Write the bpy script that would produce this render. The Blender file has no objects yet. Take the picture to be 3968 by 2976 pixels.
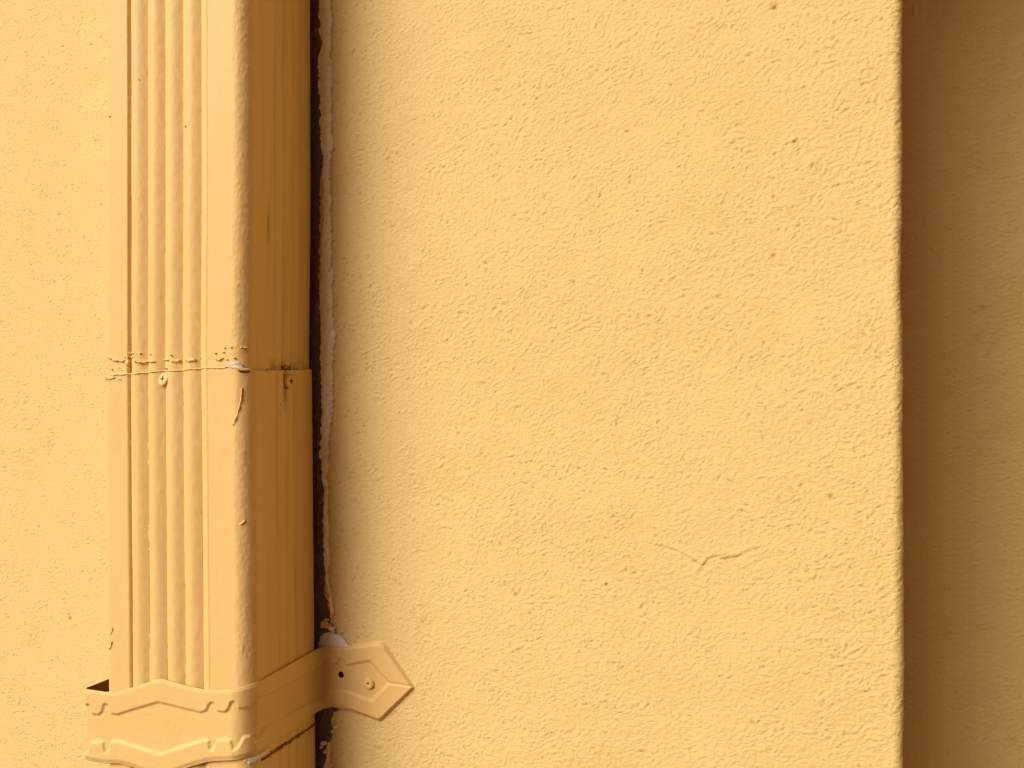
import bpy, bmesh, math, random
import numpy as np
from mathutils import Vector, Matrix
random.seed(7)
D = bpy.data
SC = bpy.context.scene
COL = SC.collection

# ------------------------------------------------------------------ camera
W0, H0 = 3968.0, 2976.0
FPX = 3055.0
CAM = np.array([0.0, -0.448, 1.40])
YAW = math.radians(19.0)          # looking a little to the left of the wall's normal
ROLL = math.radians(0.12)
R0 = np.array([math.cos(YAW), math.sin(YAW), 0.0])
F0 = np.array([-math.sin(YAW), math.cos(YAW), 0.0])
Z0 = np.array([0.0, 0.0, 1.0])
U_ = math.cos(ROLL) * Z0 + math.sin(ROLL) * R0
R_ = math.cos(ROLL) * R0 - math.sin(ROLL) * Z0
cam = D.cameras.new("camera")
cam.sensor_width = 36.0
cam.lens = 36.0 * FPX / W0
cam.clip_start = 0.01
cam.clip_end = 1000
co = D.objects.new("camera", cam)
COL.objects.link(co)
co.matrix_world = Matrix(((R_[0], U_[0], -F0[0], CAM[0]), (R_[1], U_[1], -F0[1], CAM[1]),
                          (R_[2], U_[2], -F0[2], CAM[2]), (0, 0, 0, 1)))
SC.camera = co

# ------------------------------------------------------------------ light
SUN_AZ = math.radians(32)         # to the left of the wall's normal
SUN_EL = math.radians(34)
sd = np.array([-math.sin(SUN_AZ) * math.cos(SUN_EL), -math.cos(SUN_AZ) * math.cos(SUN_EL), math.sin(SUN_EL)])
w = D.worlds.new("World")
SC.world = w
w.use_nodes = True
nt = w.node_tree
sky = nt.nodes.new("ShaderNodeTexSky")
sky.sky_type = 'NISHITA'
sky.sun_disc = False
sky.sun_elevation = SUN_EL
sky.sun_rotation = math.atan2(sd[0], sd[1])
sky.air_density = 0.3
sky.dust_density = 7.0
sky.ozone_density = 0.3
tint = nt.nodes.new("ShaderNodeMix"); tint.data_type = 'RGBA'; tint.blend_type = 'MULTIPLY'; tint.inputs[0].default_value = 1.0
tint.inputs[7].default_value = (1.0, 0.66, 0.34, 1)      # the camera's warm white balance on the cloudy sky
nt.links.new(sky.outputs[0], tint.inputs[6])
nt.links.new(tint.outputs[2], nt.nodes["Background"].inputs[0])
nt.nodes["Background"].inputs[1].default_value = 0.05
sl = D.lights.new("sun", 'SUN')
sl.energy = 5.0
sl.angle = math.radians(43)
sl.color = (1.0, 0.99, 0.97)
so = D.objects.new("sun", sl)
COL.objects.link(so)
so.rotation_euler = Vector(sd).to_track_quat('Z', 'Y').to_euler()
SC.view_settings.view_transform = 'Standard'
SC.view_settings.look = 'None'
SC.view_settings.gamma = 1
SC.view_settings.exposure = -0.33

# ------------------------------------------------------------------ helpers
def ray(px, py):
    a = (px - W0 / 2) / FPX
    b = -(py - H0 / 2) / FPX
    return R_ * a + U_ * b + F0

def on_y(px, py, y):
    d = ray(px, py)
    t = (y - CAM[1]) / d[1]
    return CAM + d * t

def on_path(px, py, path, segs=None):
    """where the sight line meets an upright ribbon that stands on a plan polyline -> s, z, point, normal"""
    d = ray(px, py)
    best = None
    s = 0.0
    for i in range(len(path) - 1):
        a = np.array(path[i]); b = np.array(path[i + 1])
        e = b - a
        L = math.hypot(*e)
        det = d[0] * (-e[1]) - d[1] * (-e[0])
        if abs(det) > 1e-12:
            rx, ry = a[0] - CAM[0], a[1] - CAM[1]
            t = (rx * (-e[1]) - ry * (-e[0])) / det
            u = (d[0] * ry - d[1] * rx) / det
            if -1e-4 <= u <= 1.0001 and t > 0 and (best is None or t < best[0]):
                n = np.array([e[1], -e[0], 0.0]) / L
                best = (t, s + u * L, n)
        s += L
    if best is None:
        return None
    p = CAM + d * best[0]
    return best[1], p[2], p, best[2]

def _h(ix, iy, seed):
    n = (ix.astype(np.int64) * 374761393 + iy.astype(np.int64) * 668265263 + seed * 982451653) & 0xffffffff
    n = ((n ^ (n >> 13)) * 1274126177) & 0xffffffff
    return ((n ^ (n >> 16)) & 0xffffff) / float(0xffffff)

def perlin(x, y, seed=0):
    x = np.asarray(x, dtype=float); y = np.asarray(y, dtype=float)
    ix = np.floor(x); iy = np.floor(y)
    fx = x - ix; fy = y - iy
    u = fx * fx * fx * (fx * (fx * 6 - 15) + 10)
    v = fy * fy * fy * (fy * (fy * 6 - 15) + 10)
    def g(ox, oy):
        a = _h(ix + ox, iy + oy, seed) * 2 * np.pi
        return np.cos(a) * (fx - ox) + np.sin(a) * (fy - oy)
    return ((g(0, 0) * (1 - u) + g(1, 0) * u) * (1 - v) + (g(0, 1) * (1 - u) + g(1, 1) * u) * v) * 1.5

def sstep(a, b, x):
    t = np.clip((x - a) / (b - a), 0, 1)
    return t * t * (3 - 2 * t)

def blur(A, k):
    for _ in range(k):
        A = (np.roll(A, 1, 0) + 2 * A + np.roll(A, -1, 0)) / 4
        A = (np.roll(A, 1, 1) + 2 * A + np.roll(A, -1, 1)) / 4
    return A

def mesh_obj(name, verts, faces, mat, parent=None, smooth=True, attrs=None):
    me = D.meshes.new(name)
    verts = np.asarray(verts, dtype=np.float32)
    faces = np.asarray(faces, dtype=np.int32)
    nv, nf, k = len(verts), len(faces), faces.shape[1]
    me.vertices.add(nv)
    me.vertices.foreach_set("co", verts.ravel())
    me.loops.add(nf * k)
    me.loops.foreach_set("vertex_index", faces.ravel())
    me.polygons.add(nf)
    me.polygons.foreach_set("loop_start", np.arange(0, nf * k, k, dtype=np.int32))
    me.polygons.foreach_set("use_smooth", np.full(nf, smooth))
    me.update(calc_edges=True)
    me.validate()
    for an, av in (attrs or {}).items():
        at = me.attributes.new(an, 'FLOAT', 'POINT')
        at.data.foreach_set("value", np.asarray(av, dtype=np.float32).ravel())
    me.materials.append(mat)
    o = D.objects.new(name, me)
    COL.objects.link(o)
    if parent: o.parent = parent
    return o

def grid_faces(n, m, flip=False, keep=None):
    i = np.arange(n * m).reshape(n, m)
    a, b, c, d = i[:-1, :-1], i[1:, :-1], i[1:, 1:], i[:-1, 1:]
    f = np.stack([a, b, c, d] if not flip else [a, d, c, b], -1)
    if keep is not None: return f[keep]
    return f.reshape(-1, 4)

def grid_obj(name, P, mat, parent=None, flip=False, attrs=None, keep=None):
    n, m = P.shape[:2]
    return mesh_obj(name, P.reshape(-1, 3), grid_faces(n, m, flip, keep), mat, parent, True, attrs)

def thing(name, label, cat, loc):
    o = D.objects.new(name, None)
    o.empty_display_size = 0.02
    COL.objects.link(o)
    o["label"] = label; o["category"] = cat
    return o

# ------------------------------------------------------------------ materials
def mat(name, base, rough=0.6, spec=0.5, noise=None, bump=None, stains=(), streak=None, grad=None):
    m = D.materials.new(name)
    m.use_nodes = True
    N = m.node_tree.nodes; L = m.node_tree.links
    b = N["Principled BSDF"]
    b.inputs["Roughness"].default_value = rough
    b.inputs["Specular IOR Level"].default_value = spec
    tc = N.new("ShaderNodeTexCoord")
    rgb = N.new("ShaderNodeRGB"); rgb.outputs[0].default_value = (*base, 1)
    cur = rgb.outputs[0]
    def nz(scale, detail, rough_=0.6, stretch=(1, 1, 1), rot=0.0):
        mp = N.new("ShaderNodeMapping"); mp.inputs["Scale"].default_value = stretch
        mp.inputs["Rotation"].default_value = (0, rot, 0)
        L.new(tc.outputs["Object"], mp.inputs[0])
        t = N.new("ShaderNodeTexNoise"); t.inputs["Scale"].default_value = scale
        t.inputs["Detail"].default_value = detail; t.inputs["Roughness"].default_value = rough_
        L.new(mp.outputs[0], t.inputs["Vector"])
        return t.outputs["Fac"]
    def mix(fac, colr, kind='MIX'):
        nonlocal cur
        x = N.new("ShaderNodeMix"); x.data_type = 'RGBA'; x.blend_type = kind
        if isinstance(fac, float): x.inputs[0].default_value = fac
        else: L.new(fac, x.inputs[0])
        L.new(cur, x.inputs[6])
        x.inputs[7].default_value = (*colr, 1)
        cur = x.outputs[2]
    def ramp(src, a, c, lo=0.0, hi=1.0):
        r = N.new("ShaderNodeMapRange"); r.interpolation_type = 'SMOOTHSTEP'
        r.inputs[1].default_value = a; r.inputs[2].default_value = c
        r.inputs[3].default_value = lo; r.inputs[4].default_value = hi
        L.new(src, r.inputs[0]); return r.outputs[0]
    for (sc, det, a, c, amt, colr, st) in (noise or []):
        mix(ramp(nz(sc, det, 0.6, st), a, c, 0, amt), colr)
    for (an, colr, amt) in stains:
        at = N.new("ShaderNodeAttribute"); at.attribute_name = an
        mm = N.new("ShaderNodeMath"); mm.operation = 'MULTIPLY'; mm.use_clamp = True
        L.new(at.outputs["Fac"], mm.inputs[0]); mm.inputs[1].default_value = amt
        mix(mm.outputs[0], colr)
    L.new(cur, b.inputs["Base Color"])
    prev = None
    for (sc, det, dist, st, rot) in (bump or []):
        bp = N.new("ShaderNodeBump"); bp.inputs["Distance"].default_value = dist
        bp.inputs["Strength"].default_value = 1.0
        L.new(nz(sc, det, 0.65, st, rot), bp.inputs["Height"])
        if prev: L.new(prev, bp.inputs["Normal"])
        prev = bp.outputs[0]
    if prev: L.new(prev, b.inputs["Normal"])
    return m

WALLC = (0.80, 0.575, 0.222)
PIPEC = (0.80, 0.525, 0.19)
M_wall = mat("wall_paint", WALLC, 0.75, 0.3,
             noise=[(6, 3, 0.35, 0.65, 0.3, (0.83, 0.61, 0.25), (1, 1, 1)), (16, 4, 0.5, 0.7, 0.35, (0.76, 0.50, 0.17), (1, 1, 1.6)),
                    (620, 3, 0.61, 0.70, 0.6, (0.50, 0.29, 0.09), (1, 1, 1.5))],
             bump=[(650, 5, 0.0005, (1, 1, 1.5), 0.35), (1500, 2, 0.00012, (1, 1, 1), 0)],
             stains=[("pit", (0.30, 0.15, 0.05), 1.0), ("pale", (0.86, 0.64, 0.36), 1.0)])
M_pipe = mat("pipe_paint", PIPEC, 0.55, 0.25,
             noise=[(14, 3, 0.4, 0.65, 0.35, (0.78, 0.47, 0.16), (1, 1, 0.25)),
                    (160, 2, 0.5, 0.8, 0.14, (0.72, 0.42, 0.14), (1, 1, 0.02))],
             bump=[(160, 3, 0.00022, (1, 1, 0.5), 0), (700, 3, 0.00006, (1, 1, 1), 0)],
             stains=[("grime", (0.28, 0.12, 0.035), 1.0), ("metal", (0.42, 0.47, 0.46), 1.0)])
M_strap = mat("strap_paint", PIPEC, 0.55, 0.28,
              noise=[(30, 3, 0.4, 0.7, 0.25, (0.76, 0.45, 0.15), (1, 1, 1))],
              bump=[(260, 3, 0.00018, (1, 1, 1), 0)],
              stains=[("grime", (0.30, 0.14, 0.045), 1.0)])
M_flake = mat("curled_paint", (0.80, 0.54, 0.20), 0.5, 0.5, noise=[(300, 3, 0.55, 0.75, 0.5, (0.40, 0.2, 0.06), (1, 1, 1))],
              bump=[(600, 3, 0.0003, (1, 1, 1), 0)])
M_bare = mat("bare_plaster", (0.97, 0.86, 0.56), 0.9, 0.2,
             noise=[(60, 4, 0.42, 0.62, 0.6, (0.92, 0.70, 0.50), (1, 1, 0.5)), (300, 4, 0.68, 0.75, 0.6, (0.30, 0.19, 0.11), (1, 1, 1)),
                    (25, 4, 0.55, 0.7, 0.5, (0.84, 0.70, 0.44), (1, 1, 0.5))],
             bump=[(420, 5, 0.0005, (1, 1, 1), 0)])
M_mortar = mat("dirty_mortar", (0.19, 0.12, 0.08), 0.95, 0.2,
               noise=[(220, 5, 0.5, 0.68, 0.8, (0.34, 0.22, 0.14), (1, 1, 0.6)), (900, 3, 0.62, 0.7, 0.6, (0.30, 0.23, 0.18), (1, 1, 1))],
               bump=[(500, 5, 0.0012, (1, 1, 1), 0)])
M_white = mat("white_filler", (0.84, 0.78, 0.70), 0.7, 0.4, noise=[(90, 4, 0.55, 0.75, 0.5, (0.42, 0.30, 0.24), (1, 1, 1))],
              bump=[(300, 3, 0.0003, (1, 1, 1), 0)])
M_primer = mat("lilac_primer", (0.66, 0.54, 0.52), 0.35, 0.6, noise=[(500, 4, 0.5, 0.7, 0.8, (0.25, 0.15, 0.11), (1, 1, 1))],
               bump=[(500, 3, 0.0003, (1, 1, 1), 0)])
M_dark = mat("dark_grime_gap", (0.05, 0.022, 0.010), 0.9, 0.2, noise=[(900, 3, 0.5, 0.7, 0.7, (0.30, 0.13, 0.04), (1, 1, 1))])  # grime, and the dark tone painted into gaps and screw recesses
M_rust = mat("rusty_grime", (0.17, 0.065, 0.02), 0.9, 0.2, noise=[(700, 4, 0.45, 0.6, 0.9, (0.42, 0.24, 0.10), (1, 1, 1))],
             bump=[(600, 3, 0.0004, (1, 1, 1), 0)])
M_inner = mat("bare_strap_metal", (0.16, 0.075, 0.025), 0.7, 0.3, noise=[(200, 4, 0.45, 0.65, 0.7, (0.09, 0.04, 0.012), (1, 1, 1))])
M_black = mat("hole_shade", (0.006, 0.004, 0.003), 0.9, 0.1, noise=[(900, 2, 0.5, 0.7, 0.5, (0.012, 0.008, 0.006), (1, 1, 1))])
M_ground = mat("paving", (0.14, 0.075, 0.035), 0.9, 0.3, noise=[(3, 5, 0.4, 0.7, 0.5, (0.10, 0.055, 0.03), (1, 1, 1))],
               bump=[(60, 5, 0.004, (1, 1, 1), 0)])

# ------------------------------------------------------------------ ground
gx = np.array([-300, -20, -3, 0, 3, 20, 300.0]); gy = np.array([-300, -20, -3, -1, 0, 5, 300.0])
GX, GY = np.meshgrid(gx, gy, indexing='ij')
g = grid_obj("ground", np.stack([GX, GY, 0 * GX], -1), M_ground)
g["kind"] = "structure"

# ------------------------------------------------------------------ stucco relief
def stucco(u, v, seed, ang=0.42, st=1.35):
    """height in metres of a rolled, painted render coat; u, v in metres"""
    c, s = math.cos(ang), math.sin(ang)
    wx = 0.003 * perlin(u / 0.011, v / 0.011, seed + 8); wy = 0.003 * perlin(u / 0.011, v / 0.011, seed + 9)
    u2 = u + wx; v2 = v + wy
    a = (u2 * c + v2 * s) / st; b = -u2 * s + v2 * c
    n1 = perlin(a / 0.0046, b / 0.0046, seed)
    n2 = perlin(a / 0.0025, b / 0.0025, seed + 1)
    n3 = perlin(a / 0.0016, b / 0.0015, seed + 2)
    n0 = perlin(u / 0.021, v / 0.021, seed + 3)
    nn = perlin(u / 0.075, v / 0.075, seed + 4)
    amp = 0.75 + 0.5 * (perlin(u / 0.045, v / 0.045, seed + 5) + 0.3)
    h = 0.00006 * n1 + 0.00008 * n2 * amp + 0.00015 * n3 * amp + 0.00018 * n0 + 0.0006 * nn
    pits = sstep(0.56, 0.68, perlin(a / 0.0021 + 40, b / 0.0021, seed + 6)) * sstep(0.05, 0.4, perlin(u / 0.012, v / 0.012, seed + 7))
    # torn little ledges left by the roller, with dirt and painted shade at the lower right of some
    def ledge(du, dv):
        aa = ((u2 + du) * c + (v2 + dv) * s) / st; bb = -(u2 + du) * s + (v2 + dv) * c
        q = perlin(aa / 0.0027, bb / 0.0018, seed + 20) + 0.6 * perlin(aa / 0.0013, bb / 0.0011, seed + 21)
        return sstep(0.05, 0.30, q)
    gate = sstep(-0.25, 0.35, perlin(u / 0.016, v / 0.011, seed + 22) + 0.35 * perlin(u / 0.09, v / 0.07, seed + 24))
    L0 = ledge(0, 0)
    h = h + 0.00017 * L0 * (0.4 + 0.6 * gate)
    speck = np.clip(ledge(-0.0004, 0.0006) - L0, 0, 1) * gate * sstep(0.0, 0.5, perlin(u / 0.0030, v / 0.0025, seed + 23))
    return h - 0.00035 * pits, pits + 1.5 * speck

def axis(lo, a, b, hi, step, coarse=24):
    inner = np.arange(a, b + step / 2, step)
    t = np.linspace(0, 1, coarse) ** 2
    left = (a - (a - lo) * t[1:])[::-1]
    right = inner[-1] + (hi - inner[-1]) * t[1:]
    return np.concatenate([left, inner, right])

STEP = 0.0006
Xedge = on_y(3503, 1488, 0.0)[0]
SETBACK = 0.40
zax = axis(0.0, 1.09, 1.71, 3.0, STEP)

def seg_dist(px, pz, a, b):
    ax, az = a; bx, bz = b
    ex, ez = bx - ax, bz - az
    t = np.clip(((px - ax) * ex + (pz - az) * ez) / (ex * ex + ez * ez), 0, 1)
    return np.hypot(px - ax - t * ex, pz - az - t * ez)

def wall_marks(Xg, Zg, h, pit, pale, y):
    def Q(px, py):
        p = on_y(px, py, y); return p[0], p[2]
    # hairline ridge in the render
    pts = [(2440, 2070), (2512, 2094), (2616, 2121), (2684, 2158), (2722, 2180), (2743, 2158), (2775, 2143), (2806, 2155), (2865, 2144), (2912, 2121), (2935, 2112), (2975, 2104), (3010, 2090)]
    q = [Q(*p) for p in pts]
    d = np.full(Xg.shape, 9.0)
    for a, b in zip(q[:-1], q[1:]): d = np.minimum(d, seg_dist(Xg, Zg, a, b))
    x0, x1 = q[0][0], q[-1][0]
    fade = sstep(x0, x0 + 0.03, Xg) * sstep(x1, x1 - 0.022, Xg)
    h += 0.00034 * np.exp(-(d / 0.0016) ** 2) * fade
    d2 = np.full(Xg.shape, 9.0)
    for a, b in zip(q[:-1], q[1:]): d2 = np.minimum(d2, seg_dist(Xg, Zg + 0.0017, a, b))
    h -= 0.00035 * np.exp(-(d2 / 0.0009) ** 2) * fade
    for cx_, cz_, r_ in [(2730, 2178, 0.0022), (2808, 2163, 0.0030), (2690, 2164, 0.0014), (2926, 2113, 0.0008), (2850, 2153, 0.002)]:
        qx, qz = Q(cx_, cz_)
        pit += 0.65 * np.exp(-(d2 / 0.00055) ** 2) * np.exp(-((Xg - qx) / r_) ** 2)
    a, b = Q(2722, 2182), Q(2697, 2212)
    h += 0.0004 * np.exp(-(seg_dist(Xg, Zg, a, b) / 0.0013) ** 2)
    # nibs, dents and specks
    for px, py, r, hh, pt in [(3075, 540, 1.2, 0.0009, 0), (3076, 549, 0.7, -0.0003, 0.7), (3144, 630, 3.4, 0.0004, 0), (3150, 643, 1.2, -0.0003, 0.3),
                              (3003, 27, 1.6, -0.0006, 0.7), (2874, 578, 0.5, -0.0003, 0.6), (2875, 586, 0.5, -0.0003, 0.7), (2997, 990, 1.3, -0.0004, 0.6),
                              (2997, 762, 0.8, -0.0002, 0.8), (2222, 1092, 0.8, -0.0002, 0.9), (1998, 2302, 1.2, -0.0003, 0.7), (2352, 2264, 0.9, -0.0003, 0.8),
                              (2430, 508, 0.8, -0.0003, 0.9), (2600, 330, 1.0, -0.0003, 0.5), (3220, 1925, 1.4, -0.0005, 0.6), (272, 2395, 1.5, -0.0002, 0.75),
                              (267, 2380, 1.0, -0.0002, 0.6), (190, 1412, 1.6, 0.0, 0.22), (340, 1275, 3.0, 0.0, 0.16), (398, 1595, 1.2, 0.0, 0.45),
                              (1410, 1650, 1.0, -0.0003, 0.5), (1930, 350, 1.0, -0.0003, 0.5), (2110, 760, 1.0, -0.0003, 0.5)]:
        x, z = Q(px, py)
        k = np.exp(-(((Xg - x) ** 2 + (Zg - z) ** 2) / (r * 0.001) ** 2))
        h += hh * k
        pit += pt * k
    # faint pale run on the left
    pts = [(222, 560), (216, 640), (205, 740), (212, 800), (203, 880), (198, 1000), (192, 1150)]
    q = [Q(*p) for p in pts]
    d = np.full(Xg.shape, 9.0)
    for a, b in zip(q[:-1], q[1:]): d = np.minimum(d, seg_dist(Xg, Zg, a, b))
    pale += 0.75 * np.exp(-(d / 0.0007) ** 2) * sstep(-0.1, 0.35, perlin(Zg / 0.008, Xg / 0.02, 77))

# front wall: face, rounded corner and return, in one sheet
RC = 0.0055
xa = axis(-3.0, -0.60, Xedge - RC, Xedge - RC, STEP)
xa = xa[xa <= Xedge - RC + 1e-6]
na = len(xa)
arc = np.linspace(0, math.pi / 2, 12)[1:]
ret = np.concatenate([np.arange(0.001, 0.03, 0.001), np.linspace(0.03, SETBACK + 0.05, 20)])
plan = [(x, 0.0, 0.0, -1.0) for x in xa]
plan += [(Xedge - RC + RC * math.sin(t), RC - RC * math.cos(t), math.sin(t), -math.cos(t)) for t in arc]
plan += [(Xedge, RC + r, 1.0, 0.0) for r in ret]
plan = np.array(plan)
ucoord = np.concatenate([[0], np.cumsum(np.hypot(np.diff(plan[:, 0]), np.diff(plan[:, 1])))]) - 3.0
Ug, Zg = np.meshgrid(ucoord, zax, indexing='ij')
Xg = np.repeat(plan[:, 0:1], len(zax), 1); Yg = np.repeat(plan[:, 1:2], len(zax), 1)
Nx = np.repeat(plan[:, 2:3], len(zax), 1); Ny = np.repeat(plan[:, 3:4], len(zax), 1)
h, pit = stucco(Ug, Zg, 11)
pit = pit * 0.35
pale = np.zeros_like(h)
# smoother, more thickly painted to the left of the downspout
h *= (0.65 + 0.35 * sstep(-0.36, -0.22, Xg))
near = sstep(Xedge - 0.05, Xedge - 0.005, Xg)
h *= 1 + 0.25 * near
wall_marks(Xg, Zg, h, pit, pale, 0.0)
wob = (0.00025 * perlin(Zg / 0.06, 0 * Zg + 5.5, 90) + 0.0003 * perlin(Zg / 0.014, 0 * Zg + 2.5, 91)) * sstep(Xedge - 0.02, Xedge, Xg)
P = np.stack([Xg + Nx * h + wob, Yg + Ny * h, Zg], -1)
fw = thing("stucco_wall", "yellow rough-plastered wall face that the downspout is strapped to, in soft light", "wall", None)
grid_obj("render_coat", P, M_wall, fw, attrs={"pit": np.clip(pit, 0, 1), "pale": pale})

# wall set back behind the corner
xb = axis(Xedge - 0.02, Xedge - 0.02, Xedge + 0.30, 3.0, 0.001)
xb = xb[np.concatenate([[True], np.diff(xb) > 1e-7])]
zb = axis(0.0, 1.05, 1.75, 3.0, 0.001)
Xb, Zb = np.meshgrid(xb, zb, indexing='ij')
hb, pb = stucco(Xb, Zb, 31, 0.15, 2.2)
def Qb(px, py): p = on_y(px, py, SETBACK); return p[0], p[2]
x, z = Qb(3808, 1188)
pb = pb * 0.2 + 0.5 * np.exp(-(((Xb - x) / 0.0024) ** 2 + ((Zb - z) / 0.0012) ** 2))
rw = thing("recessed_wall", "", "wall", None)
grid_obj("render_coat", np.stack([Xb, SETBACK - 2.2 * hb, Zb], -1), M_wall, rw, attrs={"pit": pb, "pale": 0 * pb})
# unseen wall across the recess, added above the view to shade it
SHADE_SOFFIT = 2.02
xs_ = np.linspace(Xedge - 0.02, 3.0, 60); prof_s = [(0.0, 3.0), (0.0, SHADE_SOFFIT + 0.3), (0.0, SHADE_SOFFIT), (0.1, SHADE_SOFFIT), (SETBACK, SHADE_SOFFIT)]
Ps_ = np.array([[(x, y + 0.002, z) for (y, z) in prof_s] for x in xs_ if x > Xedge])
grid_obj("added_shade_lintel", Ps_, M_wall, rw, attrs={"pit": np.zeros(Ps_.shape[:2]), "pale": np.zeros(Ps_.shape[:2])})
rw["label"] = "shaded brown-looking plastered wall set back beyond the rough vertical corner at right"

# ------------------------------------------------------------------ unpainted strip beside the pipe
def ribbon(name, rows, mat_, y, parent, thick, seed, rag=0.0009, nu=22, step=0.0006, holes=0.0):
    """crusty band on the wall: rows of (py, left px, right px); ragged sides, lumpy face, sides run down to the wall"""
    rows = sorted(rows)
    py = np.array([r[0] for r in rows], float)
    pts = [(on_y(1250, r[0], y)[2], on_y(r[1], r[0], y)[0], on_y(r[2], r[0], y)[0]) for r in rows]
    pts = np.array(sorted(pts))
    z = np.arange(pts[0, 0], pts[-1, 0], step)
    l = np.interp(z, pts[:, 0], pts[:, 1]); r = np.interp(z, pts[:, 0], pts[:, 2])
    for k, (sc, am) in enumerate([(0.009, 1.0), (0.0035, 0.8), (0.0016, 0.6)]):
        l = l + rag * am * perlin(z / sc, 0 * z + .5, seed + k) * 1.4
        r = r + rag * am * perlin(z / sc, 0 * z + .5, seed + 10 + k) * 1.4
    endf = sstep(0, 0.004, z - z[0]) * sstep(0, 0.004, z[-1] - z)
    c = (l + r) / 2
    hw = np.maximum((r - l) / 2, 0.00015) * (0.25 + 0.75 * endf)
    u = np.linspace(-1, 1, nu)
    X = c[:, None] + hw[:, None] * u[None, :]
    Z = np.repeat(z[:, None], nu, 1)
    prof = np.clip((1 - np.abs(u[None, :]) ** 9), 0, 1) ** 0.5
    H = thick * prof * (1 + 0.35 * perlin(X / 0.003, Z / 0.003, seed + 20) + 0.25 * perlin(X / 0.0013, Z / 0.0013, seed + 21))
    hole = sstep(0.38, 0.55, perlin(X / 0.004, Z / 0.005, seed + 22)) * holes
    H = H * (1 - hole)
    P = np.stack([X, y - H + 0.0016 * (1 - prof), Z], -1)
    return grid_obj(name, P, mat_, parent, flip=True)

ribbon("mortar_strip", [(-500, 1080, 1262), (0, 1080, 1262), (600, 1080, 1262), (700, 1080, 1240), (1000, 1080, 1246), (1400, 1080, 1250), (1800, 1080, 1262), (1900, 1080, 1264), (2200, 1080, 1262),
                        (2300, 1080, 1268), (2380, 1080, 1290), (2450, 1080, 1290), (2560, 1080, 1285), (2740, 1080, 1300), (2790, 1080, 1292), (2900, 1080, 1280), (3300, 1080, 1275)],
       M_mortar, 0.0, fw, 0.0009, 300, rag=0.0008, nu=60)
ribbon("bare_plaster_strip", [(-500, 1240, 1284), (0, 1238, 1283), (60, 1232, 1284), (130, 1240, 1286), (160, 1246, 1285), (200, 1236, 1284), (300, 1234, 1287), (400, 1236, 1287), (520, 1238, 1286),
                              (570, 1241, 1289), (600, 1252, 1282), (700, 1254, 1281), (760, 1252, 1282), (900, 1249, 1289), (1000, 1246, 1284), (1060, 1243, 1293), (1120, 1241, 1290),
                              (1180, 1240, 1292), (1300, 1241, 1301), (1360, 1243, 1295), (1450, 1241, 1291), (1550, 1243, 1292), (1600, 1245, 1290), (1680, 1243, 1276), (1760, 1236, 1277),
                              (1840, 1244, 1273), (1890, 1256, 1270), (1980, 1258, 1270), (2060, 1250, 1273), (2130, 1256, 1280), (2170, 1260, 1284), (2200, 1264, 1272), (2260, 1270, 1277),
                              (2300, 1274, 1290), (2350, 1280, 1290), (2390, 1284, 1290)],
       M_bare, -0.0010, fw, 0.0012, 340, rag=0.0007, nu=26, holes=0.75)
ribbon("bare_plaster_strip", [(2868, 1268, 1282), (2900, 1262, 1285), (2940, 1260, 1280), (2976, 1258, 1278), (3300, 1256, 1276)],
       M_bare, -0.0010, fw, 0.0012, 380, rag=0.0006, nu=22, holes=0.8)

def jag(poly, amp, n, seed):
    """subdivide a closed px polygon and roughen it"""
    out = []
    rnd = random.Random(seed)
    k = len(poly)
    for i in range(k):
        a, b = poly[i], poly[(i + 1) % k]
        m = max(1, int(math.hypot(b[0] - a[0], b[1] - a[1]) / n))
        for j in range(m):
            t = j / m
            out.append((a[0] + (b[0] - a[0]) * t + rnd.uniform(-amp, amp), a[1] + (b[1] - a[1]) * t + rnd.uniform(-amp, amp)))
    return out

def patch(name, poly, surf, mat_, parent, thick, lift=0.0, amp=1.5, n=6, seed=1):
    """a thin irregular flake that lies on a surface; surf(px,py)->(point, normal)"""
    pts = jag(poly, amp, n, seed)
    S = [surf(*p) for p in pts]
    cpx = sum(p[0] for p in pts) / len(pts); cpy = sum(p[1] for p in pts) / len(pts)
    c, cn = surf(cpx, cpy)
    k = len(pts)
    vs = []; fs = []
    rings = [(1.0, -0.0003), (0.96, thick * 0.8), (0.7, thick), (0.35, thick * 1.1)]
    rnd = random.Random(seed + 5)
    for f, hh in rings:
        for p in pts:
            q, nn = surf(cpx + (p[0] - cpx) * f, cpy + (p[1] - cpy) * f)
            vs.append(q + nn * (lift + hh * (1 if hh < 0 else rnd.uniform(0.75, 1.25))))
    vs.append(c + cn * (lift + thick * 1.1))
    for r in range(len(rings) - 1):
        for i in range(k):
            j = (i + 1) % k
            fs.append((r * k + i, r * k + j, (r + 1) * k + j, (r + 1) * k + i))
    me = D.meshes.new(name)
    last = (len(rings) - 1) * k
    tri = [(last + i, last + (i + 1) % k, len(vs) - 1) for i in range(k)]
    me.from_pydata([tuple(v) for v in vs], [], fs + tri)
    bm = bmesh.new(); bm.from_mesh(me); bmesh.ops.recalc_face_normals(bm, faces=bm.faces); bm.to_mesh(me); bm.free()
    for p in me.polygons: p.use_smooth = True
    me.materials.append(mat_)
    o = D.objects.new(name, me); COL.objects.link(o); o.parent = parent
    return o

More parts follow.
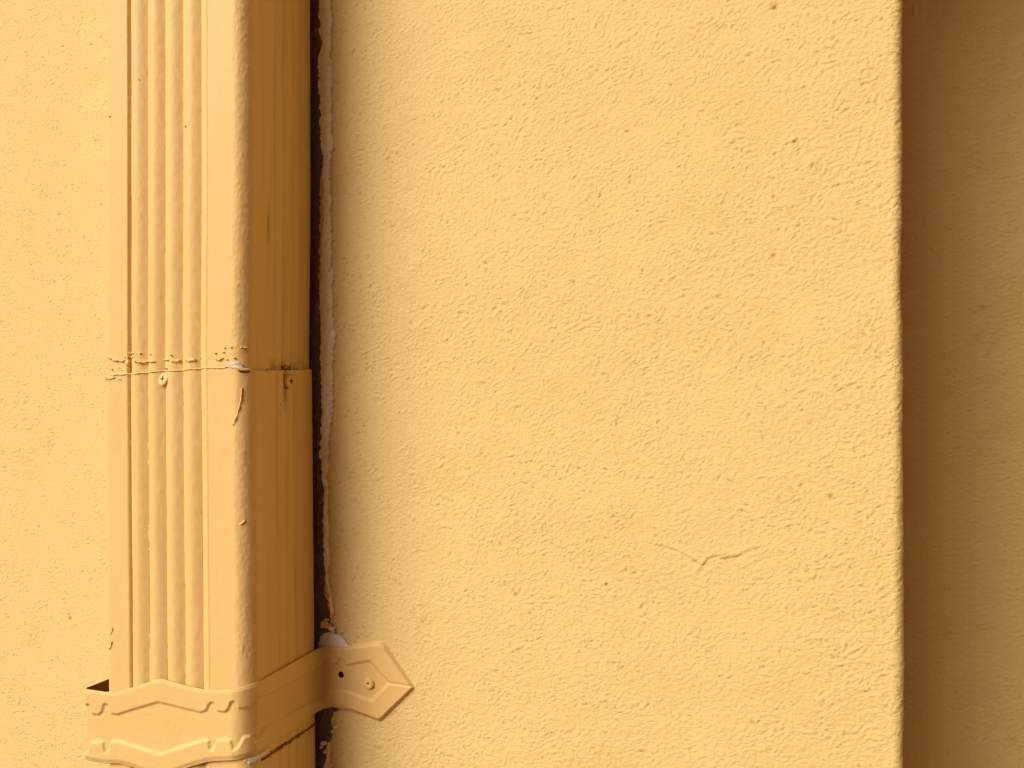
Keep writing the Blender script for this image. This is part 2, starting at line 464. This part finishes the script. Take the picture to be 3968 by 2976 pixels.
def ridge(name, pts, widths, hgt, surf, mat_, parent, seed=1, step=3.0, wob=1.0, droop=0.0):
    """a raised bead (paint edge, drip, flake) along a px polyline on a surface"""
    P = []; Wd = []
    for i in range(len(pts) - 1):
        a, b = pts[i], pts[i + 1]
        m = max(1, int(math.hypot(b[0] - a[0], b[1] - a[1]) / step))
        for j in range(m):
            t = j / m
            P.append((a[0] + (b[0] - a[0]) * t, a[1] + (b[1] - a[1]) * t)); Wd.append(widths[i] + (widths[i + 1] - widths[i]) * t)
    P.append(pts[-1]); Wd.append(widths[-1])
    rnd = random.Random(seed)
    off = 0.0
    pts3 = []
    for (px, py) in P:
        off = 0.6 * off + rnd.uniform(-wob, wob)
        pts3.append(surf(px, py + off))
    n = len(P); K = 8
    V = []
    for i in range(n):
        p, nn = pts3[i]
        a = pts3[max(0, i - 1)][0]; b = pts3[min(n - 1, i + 1)][0]
        tg = b - a; tg = tg / (np.linalg.norm(tg) + 1e-12)
        side = np.cross(nn, tg)
        wv = Wd[i] * (0.7 + 0.6 * rnd.random()) * 0.000135 * (0.25 if i in (0, n - 1) else 1)
        hv = hgt * (0.6 + 0.8 * rnd.random()) * (0.2 if i in (0, n - 1) else 1)
        for k in range(K + 1):
            t = math.pi * k / K
            V.append(p + side * (math.cos(t) * wv) + nn * (math.sin(t) * hv - 0.0002) - Z0 * droop * math.sin(t))
    return grid_obj(name, np.array(V).reshape(n, K + 1, 3), mat_, parent)

def wall_surf(px, py):
    return on_y(px, py, 0.0), np.array([0, -1.0, 0])
patch("white_filler_patch", [(1232, 2500), (1244, 2466), (1258, 2452), (1272, 2448), (1298, 2452), (1322, 2462), (1338, 2480), (1357, 2505), (1352, 2550), (1236, 2560)], wall_surf, M_white, fw, 0.0003, lift=0.0011, amp=1.2, seed=4)
for i, (px, py, w_, m_) in enumerate([(1262, 2412, 14, M_flake), (1280, 2424, 16, M_flake), (1290, 2432, 13, M_bare), (1272, 2400, 9, M_flake), (1256, 2424, 8, M_flake), (1326, 2448, 7, M_flake), (1298, 2444, 8, M_flake),
                                      (1302, 2818, 8, M_bare), (1296, 2830, 6, M_bare), (1262, 2875, 12, M_bare), (1252, 2890, 8, M_bare), (1268, 2908, 9, M_bare), (1291, 2960, 5, M_bare), (1306, 2745, 9, M_rust), (1300, 2752, 6, M_dark)]):
    poly = [(px + w_ * math.cos(t) * 1.0, py + w_ * math.sin(t) * 0.7) for t in np.linspace(0, 2 * math.pi, 9)[:-1]]
    patch("plaster_crumb", poly, wall_surf, m_, fw, 0.0007, lift=0.0019 if px < 1300 else 0.0003, amp=w_ * 0.22, n=5, seed=20 + i)

# ------------------------------------------------------------------ downspout
YF = -0.0725; YB = -0.006
def xf(px, py=350): return on_y(px, py, YF)[0]
Zseam = on_y(700, 1435, YF)[2]
XL = xf(404); XR = xf(948)
def pipe_profile(grow=0.0):
    """plan of the corrugated pipe, counter-clockwise seen from above starting at the back left; grow pushes it outwards"""
    P = []
    rl = 0.004; rr = 0.0088
    # left side
    for y in np.linspace(YB, YF + rl, 40)[:-1]: P.append((XL, y))
    for t in np.linspace(0, math.pi / 2, 10): P.append((XL + rl - rl * math.cos(t), YF + rl - rl * math.sin(t)))
    # front
    v = [xf(p) for p in (497, 565, 632, 702, 775)]
    x = XL + rl
    xs = np.arange(XL + rl + 0.0004, XR - rr, 0.00045)
    for x in xs:
        y = YF
        if x < v[0]:
            y = YF + 0.0016 * math.exp(-((x - v[0]) / 0.00055) ** 2)
        elif x > v[-1]:
            e = xf(800)
            y = YF + 0.0016 * (1 - sstep(v[-1], e, x)) - 0.00035 * math.exp(-((x - e) / 0.0005) ** 2)
        else:
            for a, b in zip(v[:-1], v[1:]):
                if a <= x <= b:
                    u = (x - a) / (b - a)
                    y = YF + 0.0030 * (1 - math.sin(math.pi * u ** 0.85) ** 0.95) - 0.0005
        P.append((x, y))
    for t in np.linspace(0, math.pi / 2, 26): P.append((XR - rr + rr * math.sin(t), YF + rr - rr * math.cos(t)))
    # right side, with shallow flutes
    ys = np.arange(YF + rr + 0.0006, YB - 0.001, 0.0006)
    for y in ys:
        u = (y - YF) / (YB - YF)
        f = 0.0
        for c, am, wd in ((0.42, 0.0006, 0.03), (0.56, 0.0007, 0.03), (0.70, 0.0006, 0.03)):
            f += am * math.exp(-((u - c) / wd) ** 2)
        P.append((XR - f, y))
    for t in np.linspace(0, math.pi / 2, 6): P.append((XR - 0.001 + 0.001 * math.cos(t), YB - 0.001 + 0.001 * math.sin(t)))
    for x in np.linspace(XR - 0.001, XL, 20)[1:-1]: P.append((x, YB))
    P = np.array(P)
    if grow:
        T = np.roll(P, -1, 0) - np.roll(P, 1, 0)
        T /= np.linalg.norm(T, axis=1)[:, None]
        P = P + np.stack([T[:, 1], -T[:, 0]], -1) * grow
    return P

LEAN = math.tan(math.radians(0.45))
def pipe_part(name, z0, z1, grow, lean, parent, seed, dense, squeeze=0.0):
    P = pipe_profile(grow)
    T = np.roll(P, -1, 0) - np.roll(P, 1, 0)
    T /= np.linalg.norm(T, axis=1)[:, None]
    N = np.stack([T[:, 1], -T[:, 0]], -1)
    s = np.concatenate([[0], np.cumsum(np.hypot(*np.diff(P, axis=0).T))])
    z = axis(z0, max(z0, dense[0]), min(z1, dense[1]), z1, 0.0009, 8)
    z = np.unique(np.round(z, 6))
    n = len(P)
    S, Zz = np.meshgrid(s, z, indexing='ij')
    X = np.repeat(P[:, 0:1], len(z), 1); Y = np.repeat(P[:, 1:2], len(z), 1)
    NX = np.repeat(N[:, 0:1], len(z), 1); NY = np.repeat(N[:, 1:2], len(z), 1)
    # paint texture: lumpy on the rounded corner, dimpled on the shaded flanks of the ribs
    corner = sstep(XR - 0.0100, XR - 0.0068, X) * (NX < 0.93) * (Y < -0.05)
    d = 0.00016 * perlin(S / 0.02, Zz / 0.05, seed) + 0.00006 * perlin(S / 0.004, Zz / 0.006, seed + 1)
    lump = np.maximum(0, perlin(S / 0.0017, Zz / 0.0024, seed + 2)) * 0.00030 + 0.00014 * perlin(S / 0.0045, Zz / 0.011, seed + 3)
    d = d + lump * corner * (0.7 + 0.6 * perlin(S / 0.02, Zz / 0.018, seed + 6))
    flank = (NX > 0.12) * (NX < 0.9) * (X < XR - 0.011)
    d = d + 0.00009 * perlin(S / 0.0022 + 0.4 * Zz / 0.0022, Zz / 0.005, seed + 4) * flank
    # stains
    side = (NX > 0.9)
    gr = np.zeros_like(d)
    U = (Y - YF) / (YB - YF)
    for c in (0.42, 0.56, 0.70):
        gr += 0.20 * np.exp(-((U - c) / 0.018) ** 2) * side * (0.5 + perlin(Zz / 0.05, U * 30, seed + 8))
    gr += 0.08 * side * sstep(0.1, 0.5, perlin(U * 14, Zz / 0.12, seed + 9))
    metal = (Y > YB - 0.0016) * (NX > 0.3) * 0.8 * sstep(-0.2, 0.4, perlin(Zz / 0.02, 0 * Zz, seed + 7)) * (Zz < Zseam + 0.02)
    if name == "upper_pipe":
        gr += 0.5 * side * sstep(Zseam + 0.010, Zseam + 0.0, Zz) * sstep(0.0, 0.4, perlin(U * 9, Zz / 0.004, 5) + 0.3) * (U > 0.35)
        gr += 0.55 * side * np.exp(-((U - 0.33) / 0.02) ** 2) * np.exp(-((Zz - 1.495) / 0.012) ** 2)
    else:
        gr += 0.6 * side * np.exp(-((U - 0.56) / 0.03) ** 2) * sstep(Zseam - 0.030, Zseam - 0.012, Zz)
    X = X + NX * d + (Zseam - Zz) * lean
    # upper pipe is pinched where it enters the sleeve
    if squeeze:
        k = sstep(Zseam + 0.12, Zseam, Zz) * squeeze
        X = X - np.clip((X - XL) / (XR - XL), 0, 1) * k
    Y = Y + NY * d
    if name == "lower_pipe":
        # ragged cut at the top: follows the seam seen on the front, drops at the corner
        pass
    Pt = np.stack([X, Y, Zz], -1)
    Pt = np.concatenate([Pt, Pt[:1]], 0)
    a = lambda q: np.concatenate([q, q[:1]], 0)
    return grid_obj(name, Pt, M_pipe, parent, attrs={"grime": np.clip(a(gr), 0, 1), "metal": a(metal)})

ds = thing("downspout", "yellow-painted square metal downspout with fluted front running down the wall, jointed midway", "downspout", None)
up = pipe_part("upper_pipe", Zseam - 0.02, 3.0, 0.0, -0.0003, ds, 500, (Zseam - 0.02, 1.68), squeeze=0.0012)
lo = pipe_part("lower_pipe", 0.05, Zseam, 0.0007, LEAN, ds, 540, (1.12, Zseam))
# the cut edge of the sleeve is not level: follow the photo's line
zl = np.array([(on_path(px, py, [tuple(q) for q in pipe_profile(0.0007)])[:2]) for px, py in
               [(425, 1449), (440, 1451), (499, 1449), (567, 1444), (639, 1438), (757, 1431), (883, 1421), (912, 1421), (924, 1436), (985, 1440), (1091, 1438), (1205, 1434)]])
prof = pipe_profile(0.0007)
sarr = np.concatenate([[0], np.cumsum(np.hypot(*np.diff(prof, axis=0).T))])
me = lo.data
nv = len(me.vertices)
cc = np.empty(nv * 3, np.float32); me.vertices.foreach_get("co", cc); cc = cc.reshape(len(prof) + 1, -1, 3)
off = np.interp(sarr, zl[:, 0], zl[:, 1]) - Zseam
off = np.append(off, off[0])
wz = sstep(Zseam - 0.03, Zseam, cc[:, :, 2])
cc[:, :, 2] += off[:, None] * wz
me.vertices.foreach_set("co", cc.ravel()); me.update()
sm = lo.modifiers.new("thickness", 'SOLIDIFY'); sm.thickness = 0.0006; sm.offset = -1

PL = [tuple(q) for q in pipe_profile(0.0007)]
PU = [tuple(q) for q in pipe_profile(0.0)]
def lower_surf(px, py):
    z = on_y(px, py, YF)[2]
    sh = (Zseam - z) * LEAN
    P_ = [(a + sh, b) for a, b in PL]
    for k in range(12):
        r = on_path(px + (3 * k if px < 700 else -3 * k), py, P_)
        if r is not None: return r[2], r[3]
def upper_surf(px, py):
    P_ = [(a - np.clip((a - XL) / (XR - XL), 0, 1) * 0.0011, b) for a, b in PU]
    for k in range(12):
        r = on_path(px + (3 * k if px < 700 else -3 * k), py, P_)
        if r is not None: return r[2], r[3]

# bead of paint along the joint, with flakes above it
ridge("paint_bead", [(408, 1446), (440, 1453), (470, 1452), (499, 1449), (567, 1443), (639, 1437), (700, 1434), (757, 1430), (820, 1425), (883, 1420), (915, 1421), (940, 1432), (972, 1436)],
      [4, 6, 6, 5, 4, 3.5, 3, 3.5, 3, 4, 6, 9, 6], 0.0008, lower_surf, M_flake, ds, 3, step=8, wob=1.8)
ridge("paint_bead", [(972, 1438), (1040, 1441), (1100, 1438), (1206, 1434)], [2.5, 2, 2, 2], 0.0004, lower_surf, M_flake, ds, 5, step=5, wob=0.5)
FL = [([(418, 1384), (440, 1392), (470, 1395), (486, 1398)], [4, 8, 7, 3]), ([(490, 1386), (516, 1386)], [4, 4]), ([(494, 1368), (520, 1370)], [3, 3]),
      ([(520, 1397), (550, 1404), (590, 1399), (602, 1400)], [4, 7, 5, 3]), ([(633, 1392), (655, 1393)], [4, 3]), ([(662, 1396), (680, 1399), (702, 1395)], [4, 7, 4]),
      ([(717, 1390), (735, 1396), (755, 1394), (760, 1388)], [4, 7, 7, 3]), ([(833, 1390), (850, 1393), (868, 1387)], [3, 6, 3]), ([(865, 1347), (878, 1348)], [2, 2]),
      ([(890, 1348), (902, 1347)], [3, 3]), ([(930, 1346), (962, 1349)], [2, 3]), ([(575, 1370), (590, 1372)], [2, 3])]
for i, (p, wd) in enumerate(FL):
    ridge("paint_flake", p, [q * 1.15 for q in wd], 0.0013, upper_surf, M_flake, ds, 30 + i, step=3, wob=2.0)
rnd = random.Random(12)
for i in range(15):
    px = rnd.choice([rnd.uniform(415, 600), rnd.uniform(415, 520), rnd.uniform(600, 780), rnd.uniform(830, 960)]); py = rnd.choice([1392 + rnd.gauss(0, 6), 1374 + rnd.gauss(0, 5), 1428 - (px - 415) * 0.02 + rnd.gauss(0, 6)]); r = rnd.uniform(1.5, 4.0)
    patch("paint_flake", [(px + r * math.cos(t) * 1.5, py + r * math.sin(t) * 0.8) for t in np.linspace(0, 6.28, 7)[:-1]], upper_surf, M_flake if i % 5 else M_rust, ds, 0.0008, amp=1.0, n=3, seed=500 + i)
patch("paint_flake", [(486, 1398), (500, 1396), (506, 1420), (500, 1448), (480, 1452), (470, 1440), (482, 1425)], upper_surf, M_flake, ds, 0.0005, amp=1.8, n=4, seed=13)
patch("chipped_paint", [(884, 1410), (895, 1404), (925, 1402), (940, 1412), (958, 1420), (975, 1430), (978, 1438), (950, 1437), (925, 1428), (905, 1420), (888, 1418)], upper_surf, M_primer, ds, 0.0005, lift=0.0004, amp=1.5, n=5, seed=8)
ridge("painted_gap", [(922, 1437), (945, 1440), (970, 1438)], [3, 4, 2], 0.0005, lambda a, b: (lower_surf(a, b)[0] + lower_surf(a, b)[1] * 0.0006, lower_surf(a, b)[1]), M_dark, ds, 60, step=4, wob=0.4)  # dark bead painted in for the shade of the open joint
patch("chipped_paint", [(404, 1463), (415, 1455), (440, 1456), (448, 1463), (430, 1472), (410, 1472)], lambda a, b: lower_surf(max(a, 412), b), M_flake, ds, 0.0006, amp=1.5, n=5, seed=9)
ridge("painted_gap", [(448, 1466), (468, 1473), (490, 1462)], [3, 4, 2], 0.0002, lower_surf, M_rust, ds, 61, step=4, wob=0.4)
patch("rust_spot", [(1088, 1418), (1100, 1414), (1122, 1418), (1128, 1428), (1115, 1436), (1092, 1436)], upper_surf, M_rust, ds, 0.0005, amp=2.5, n=5, seed=10)
patch("paint_flake", [(1097, 1417), (1106, 1418), (1108, 1426), (1100, 1427)], upper_surf, M_flake, ds, 0.0009, lift=0.0003, amp=1.2, n=4, seed=11)
for i, (px, py, r) in enumerate([(1038, 1431, 6), (1158, 1427, 6), (1125, 1421, 4), (1196, 1432, 6), (1127, 1428, 3)]):
    patch("paint_flake", [(px + r * math.cos(t) * 0.7, py + r * math.sin(t)) for t in np.linspace(0, 6.28, 8)[:-1]], upper_surf, M_primer if i == 3 else M_bare, ds, 0.0008, amp=1.4, n=4, seed=40 + i)

# drips down the rounded corner
ridge("paint_drip", [(938, 1500), (934, 1550), (921, 1605), (908, 1635), (899, 1650)], [1.5, 3, 5, 9, 10], 0.0009, lower_surf, M_pipe, ds, 70, step=5, wob=0.5)
ridge("paint_drip", [(950, 2014), (938, 2028), (926, 2034)], [3, 6, 6], 0.0010, lower_surf, M_pipe, ds, 72, step=4, wob=0.6)
ridge("paint_flake", [(428, 2460), (437, 2440), (434, 2425)], [2, 4, 2], 0.0008, lower_surf, M_flake, ds, 74, step=4)
ridge("paint_flake", [(424, 2520), (432, 2500), (436, 2480)], [2, 4, 2], 0.0008, lower_surf, M_flake, ds, 75, step=4)
for i, p in enumerate([[(1098, 1546), (1097, 1556)], [(1096, 1570), (1094, 1586)], [(1082, 1567), (1092, 1569)], [(1086, 1577), (1085, 1620)]]):
    ridge("rust_mark", p, [1.6, 2.2] if i != 3 else [1.2, 1.0], 0.00035, lower_surf, M_dark if i < 3 else M_flake, ds, 80 + i, step=3, wob=0.5)
for i, (px, py) in enumerate([(425, 452), (718, 490), (540, 310)]):
    patch("paint_flake", [(px + 3 * math.cos(t), py + 3 * math.sin(t)) for t in np.linspace(0, 6.28, 6)[:-1]], upper_surf, M_rust, ds, 0.00025, amp=1, n=4, seed=90 + i)

def screw(name, c, n, r, parent, m, recess=True, tilt=(0, 0, 0), hole=False):
    """painted-over pan head with a cross recess"""
    bm = bmesh.new()
    K = 32
    prof_ = [(1.0, -0.0008), (1.0, 0.0005), (0.93, 0.0010), (0.7, 0.0013), (0.4, 0.0014)]
    rings = []
    for rr_, hh in prof_:
        rings.append([bm.verts.new((r * rr_ * math.cos(2 * math.pi * k / K), r * rr_ * math.sin(2 * math.pi * k / K), hh)) for k in range(K)])
    # inner ring shaped like a soft cross that sinks in
    cr = []
    for k in range(K):
        a = 2 * math.pi * k / K
        f = (0.06 if hole else 0.12) + 0.36 * abs(math.cos(2 * a)) ** 6 * (0 if hole else 1) + (0.10 if hole else 0)
        cr.append(bm.verts.new((r * f * math.cos(a), r * f * math.sin(a), 0.0011)))
    rings.append(cr)
    cr2 = [bm.verts.new((v.co.x * 0.8, v.co.y * 0.8, -0.0012)) for v in cr]
    rings.append(cr2)
    for A, B in zip(rings[:-1], rings[1:]):
        for k in range(K): bm.faces.new((A[k], A[(k + 1) % K], B[(k + 1) % K], B[k]))
    f = bm.faces.new(cr2)
    for q in bm.faces: q.smooth = True
    me = D.meshes.new(name); 
    me.materials.append(m); me.materials.append(M_dark)
    for q in bm.faces:
        if all(v in cr2 or v in cr for v in q.verts): q.material_index = 1
    bm.to_mesh(me); bm.free()
    o = D.objects.new(name, me); COL.objects.link(o)
    nn = Vector(n) + Vector(tilt); nn.normalize()
    o.matrix_world = Matrix.Translation(Vector(c)) @ nn.to_track_quat('Z', 'Y').to_matrix().to_4x4() @ Matrix.Rotation(0.15, 4, 'Z')
    o.parent = parent
    return o
p, n = lower_surf(638, 1470)
screw("screw", p + n * 0.0012, np.array([0, -1.0, 0]), 0.0041, ds, M_flake, tilt=(-0.15, 0, 0.25))
p, n = lower_surf(1118, 1476)
screw("screw", p + np.array([0.0010, 0, 0]), np.array([1.0, 0, 0]), 0.0044, ds, M_flake, tilt=(0, -0.30, 0.0))
ridge("painted_gap", [(1105, 1454), (1101, 1468), (1100, 1484), (1103, 1498)], [2.5, 3.5, 3.5, 2], 0.0005, lower_surf, M_dark, ds, 95, step=3, wob=0.2)  # dark crescent painted in beside the screw head
patch("rust_spot", [(1100, 1498), (1116, 1501), (1118, 1506), (1104, 1508)], lower_surf, M_rust, ds, 0.0002, amp=1.0, n=4, seed=96)

# ------------------------------------------------------------------ strap
st = thing("pipe_strap", "embossed yellow-painted metal strap wrapped round the downspout, its pointed tab screwed to the wall", "strap", None)
YS = YF - 0.0036
xs0 = on_y(316, 2800, YS)[0]
xs1 = XR + 0.0035
def arc_pts(cx, cy, r, a0, a1, n):
    return [(cx + r * math.cos(t), cy + r * math.sin(t)) for t in np.linspace(a0, a1, n)]
path = [(xs0 + 0.006, -0.002), (xs0 + 0.0005, YS + 0.006)]
path += arc_pts(xs0 + 0.0035, YS + 0.0035, 0.0035, math.pi, 1.5 * math.pi, 8)
rc = 0.0125
path += arc_pts(xs1 - rc, YS + rc, rc, 1.5 * math.pi, 2 * math.pi, 14)
# run back to the wall, then an outward bend on to it
yt = -0.0027
xb_ = on_path(1262, 2620, [(xs1, -0.5), (xs1, 0.5)])
rb = 0.007
path += [(xs1 + 0.0008, yt - rb - 0.001)]
path += [(xs1 + 0.0008 + rb - rb * math.cos(t), yt - rb + rb * math.sin(t)) for t in np.linspace(0, math.pi / 2, 12)[1:]]
xtip = on_y(1603, 2670, yt)[0]
path += [(xtip + 0.006, yt)]
path = [(float(a), float(b)) for a, b in path]
FRONT = path[2:]
s_off = sum(math.dist(path[i], path[i + 1]) for i in range(2))
def strap_sz(px, py):
    r = on_path(px, py, FRONT)
    if r is None: return None
    return r[0] + s_off, r[1]
def curve(pts):
    q = [strap_sz(*p) for p in pts]
    q = sorted([a for a in q if a is not None])
    q = np.array(q)
    return q[:, 0], q[:, 1]
TOP = [(325, 2681), (400, 2683), (452, 2682), (500, 2668), (580, 2642), (600, 2635), (616, 2632), (634, 2635), (660, 2643), (740, 2664), (787, 2674), (850, 2674), (895, 2671), (935, 2664), (971, 2654), (1050, 2617), (1150, 2562), (1225, 2519), (1250, 2510), (1268, 2508), (1300, 2507), (1340, 2505), (1400, 2495), (1450, 2487), (1471, 2487), (1485, 2500), (1602, 2666)]
BOT = [(325, 2960), (400, 2962), (458, 2962), (510, 2976), (570, 2998), (616, 3008), (665, 2998), (727, 2976), (796, 2956), (850, 2951), (900, 2949), (933, 2944), (985, 2926), (1040, 2897), (1120, 2845), (1200, 2792), (1260, 2749), (1290, 2741), (1338, 2755), (1400, 2778), (1462, 2802), (1475, 2796), (1602, 2674)]
EU = [(325, 2760), (329, 2735), (340, 2728), (346, 2735), (352, 2768), (378, 2771), (393, 2758), (398, 2732), (409, 2728), (418, 2732), (426, 2767), (452, 2770), (524, 2747), (610, 2722), (773, 2762), (796, 2755), (805, 2735), (816, 2722), (831, 2727), (838, 2756), (868, 2761), (882, 2750),
      (892, 2722), (908, 2717), (921, 2745), (965, 2745), (982, 2725), (990, 2700), (1021, 2703), (1100, 2662), (1173, 2622), (1249, 2584), (1256, 2556), (1270, 2552), (1280, 2576), (1306, 2571), (1313, 2552), (1328, 2556), (1340, 2579), (1433, 2562), (1506, 2645), (1600, 2660)]
EL = [(325, 2880), (330, 2919), (340, 2915), (346, 2876), (395, 2876), (403, 2918), (418, 2915), (424, 2876), (452, 2873), (616, 2924), (791, 2867), (806, 2872), (811, 2908), (824, 2908), (836, 2876), (850, 2868), (890, 2868), (902, 2907), (920, 2900), (944, 2858), (975, 2850), (985, 2875), (1005, 2872),
      (1028, 2818), (1100, 2783), (1249, 2706), (1275, 2679), (1338, 2680), (1439, 2717), (1506, 2648), (1600, 2664)]
ts_, tz_ = curve(TOP); bs_, bz_ = curve(BOT); us_, uz_ = curve(EU); ls_, lz_ = curve(EL)
pl = np.array(path)
cum = np.concatenate([[0], np.cumsum(np.hypot(*np.diff(pl, axis=0).T))])
SL = strap_sz(1601, 2668)[0]
ns = int(SL / 0.0004)
sv = np.linspace(0, SL, ns)
px_ = np.interp(sv, cum, pl[:, 0]); py_ = np.interp(sv, cum, pl[:, 1])
tx = np.gradient(px_); ty = np.gradient(py_)
ln = np.hypot(tx, ty); nx = ty / ln; ny = -tx / ln
kk = np.ones(7) / 7
nx = np.convolve(np.pad(nx, 3, 'edge'), kk, 'valid'); ny = np.convolve(np.pad(ny, 3, 'edge'), kk, 'valid')
top = np.interp(sv, ts_, tz_); bot = np.interp(sv, bs_, bz_)
eu = np.interp(sv, us_, uz_); el = np.interp(sv, ls_, lz_)
# pinch the ends
NT = 130
t = np.linspace(0, 1, NT)
Zs = bot[:, None] + (top - bot)[:, None] * t[None, :]
wd_ = 0.0008
H = -0.0012 * sstep(-wd_, wd_, eu[:, None] - Zs) * sstep(-wd_, wd_, Zs - el[:, None])
Hb = blur(H, 3)
edge_t = sstep(0.0022, 0.0, top[:, None] - Zs); edge_b = sstep(0.0035, 0.0, Zs - bot[:, None])
tabw = sstep(-0.004, 0.012, sv - strap_sz(1330, 2620)[0])[:, None]       # on the wall the rim is dressed down and painted in
rim = np.minimum(top[:, None] - Zs, Zs - bot[:, None])
Hb = Hb - 0.0005 * edge_t - 0.0009 * edge_b - 0.0016 * tabw * sstep(0.0030, 0.0, rim)
S2 = np.repeat(sv[:, None], NT, 1)
Hb += 0.00012 * perlin(S2 / 0.012, Zs / 0.012, 801) + 0.00004 * perlin(S2 / 0.003, Zs / 0.003, 802)
bump_x = np.exp(-((S2 - sv[0]) / 1.0) ** 2)
Ps = np.stack([px_[:, None] + nx[:, None] * Hb, py_[:, None] + ny[:, None] * Hb, Zs], -1)
tipd = sstep(0, 0.01, SL - sv)
# round hole through the tab: drop the faces inside and pull the rim on to the circle
keep = np.ones((ns - 1, NT - 1), bool)
hs, hz = strap_sz(1318, 2617)
def cut(hs, hz, r):
    ds_ = S2 - hs; dz_ = Zs - hz; dd = np.hypot(ds_, dz_)
    inside = dd < r
    fi = inside[:-1, :-1] | inside[1:, :-1] | inside[1:, 1:] | inside[:-1, 1:]
    rim = np.zeros_like(inside)
    for a, b in ((0, 0), (1, 0), (1, 1), (0, 1)):
        rim[a:ns - 1 + a, b:NT - 1 + b] |= fi
    rim &= ~inside
    k = r / np.maximum(dd, 1e-9)
    sx = S2 + ds_ * (k - 1); 
    zz = Zs + dz_ * (k - 1)
    Ps[..., 0][rim] = np.interp(sx[rim], sv, px_) ; Ps[..., 1][rim] = np.interp(sx[rim], sv, py_) - 0.0 + (Ps[..., 1][rim] - np.interp(S2[rim], sv, py_))
    Ps[..., 2][rim] = zz[rim]
    return ~fi
keep &= cut(hs, hz, 0.0020)
gr_ = 0.35 * sstep(0.0016, 0.0, Zs - bot[:, None]) * sstep(0.1, 0.4, perlin(S2 / 0.01, Zs / 0.003, 55)) + 0.35 * sstep(0.012, 0.0, S2)
so_ = grid_obj("band", Ps, M_strap, st, keep=keep, attrs={"grime": gr_})
md = so_.modifiers.new("thickness", 'SOLIDIFY'); md.thickness = 0.0007; md.offset = -1; so_.data.materials.append(M_inner); md.material_offset = 1; md.material_offset_rim = 0
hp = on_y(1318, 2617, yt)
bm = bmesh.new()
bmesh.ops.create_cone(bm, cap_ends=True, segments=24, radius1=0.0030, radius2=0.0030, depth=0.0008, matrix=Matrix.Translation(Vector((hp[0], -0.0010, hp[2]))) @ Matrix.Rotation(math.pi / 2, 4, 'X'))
me = D.meshes.new("hole_shade_disc"); bm.to_mesh(me); bm.free(); me.materials.append(M_black)  # near-black disc paints in the shade inside the hole
o = D.objects.new("hole_shade_disc", me); COL.objects.link(o); o.parent = st
p = on_y(1431, 2647, yt + 0.0010)
screw("fixing_screw", p + np.array([0, -0.0003, 0]), np.array([0, -1.0, 0]), 0.0036, st, M_strap, tilt=(-0.06, 0, 0.06), hole=True)
# dirt, the strap's painted-in shade, and chipped paint where the strap's lower edge meets the pipe's side
ridge("grime_shade_line", [(1010, 2946), (1060, 2913), (1120, 2874), (1180, 2833), (1228, 2799)], [5, 10, 10, 7, 5], 0.0010, lower_surf, M_rust, ds, 97, step=4, wob=2.2)
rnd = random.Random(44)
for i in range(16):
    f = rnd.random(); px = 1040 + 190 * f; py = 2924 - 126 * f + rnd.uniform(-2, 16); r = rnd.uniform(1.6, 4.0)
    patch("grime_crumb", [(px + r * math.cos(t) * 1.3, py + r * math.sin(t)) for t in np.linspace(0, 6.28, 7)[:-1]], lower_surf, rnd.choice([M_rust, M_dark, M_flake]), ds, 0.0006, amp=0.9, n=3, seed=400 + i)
patch("chipped_paint", [(944, 2945), (962, 2944), (990, 2934), (1020, 2912), (1038, 2900), (1030, 2916), (1004, 2938), (975, 2956), (963, 2961), (958, 2950)], lower_surf, M_white, ds, 0.0004, lift=0.0004, amp=1.0, n=5, seed=99)
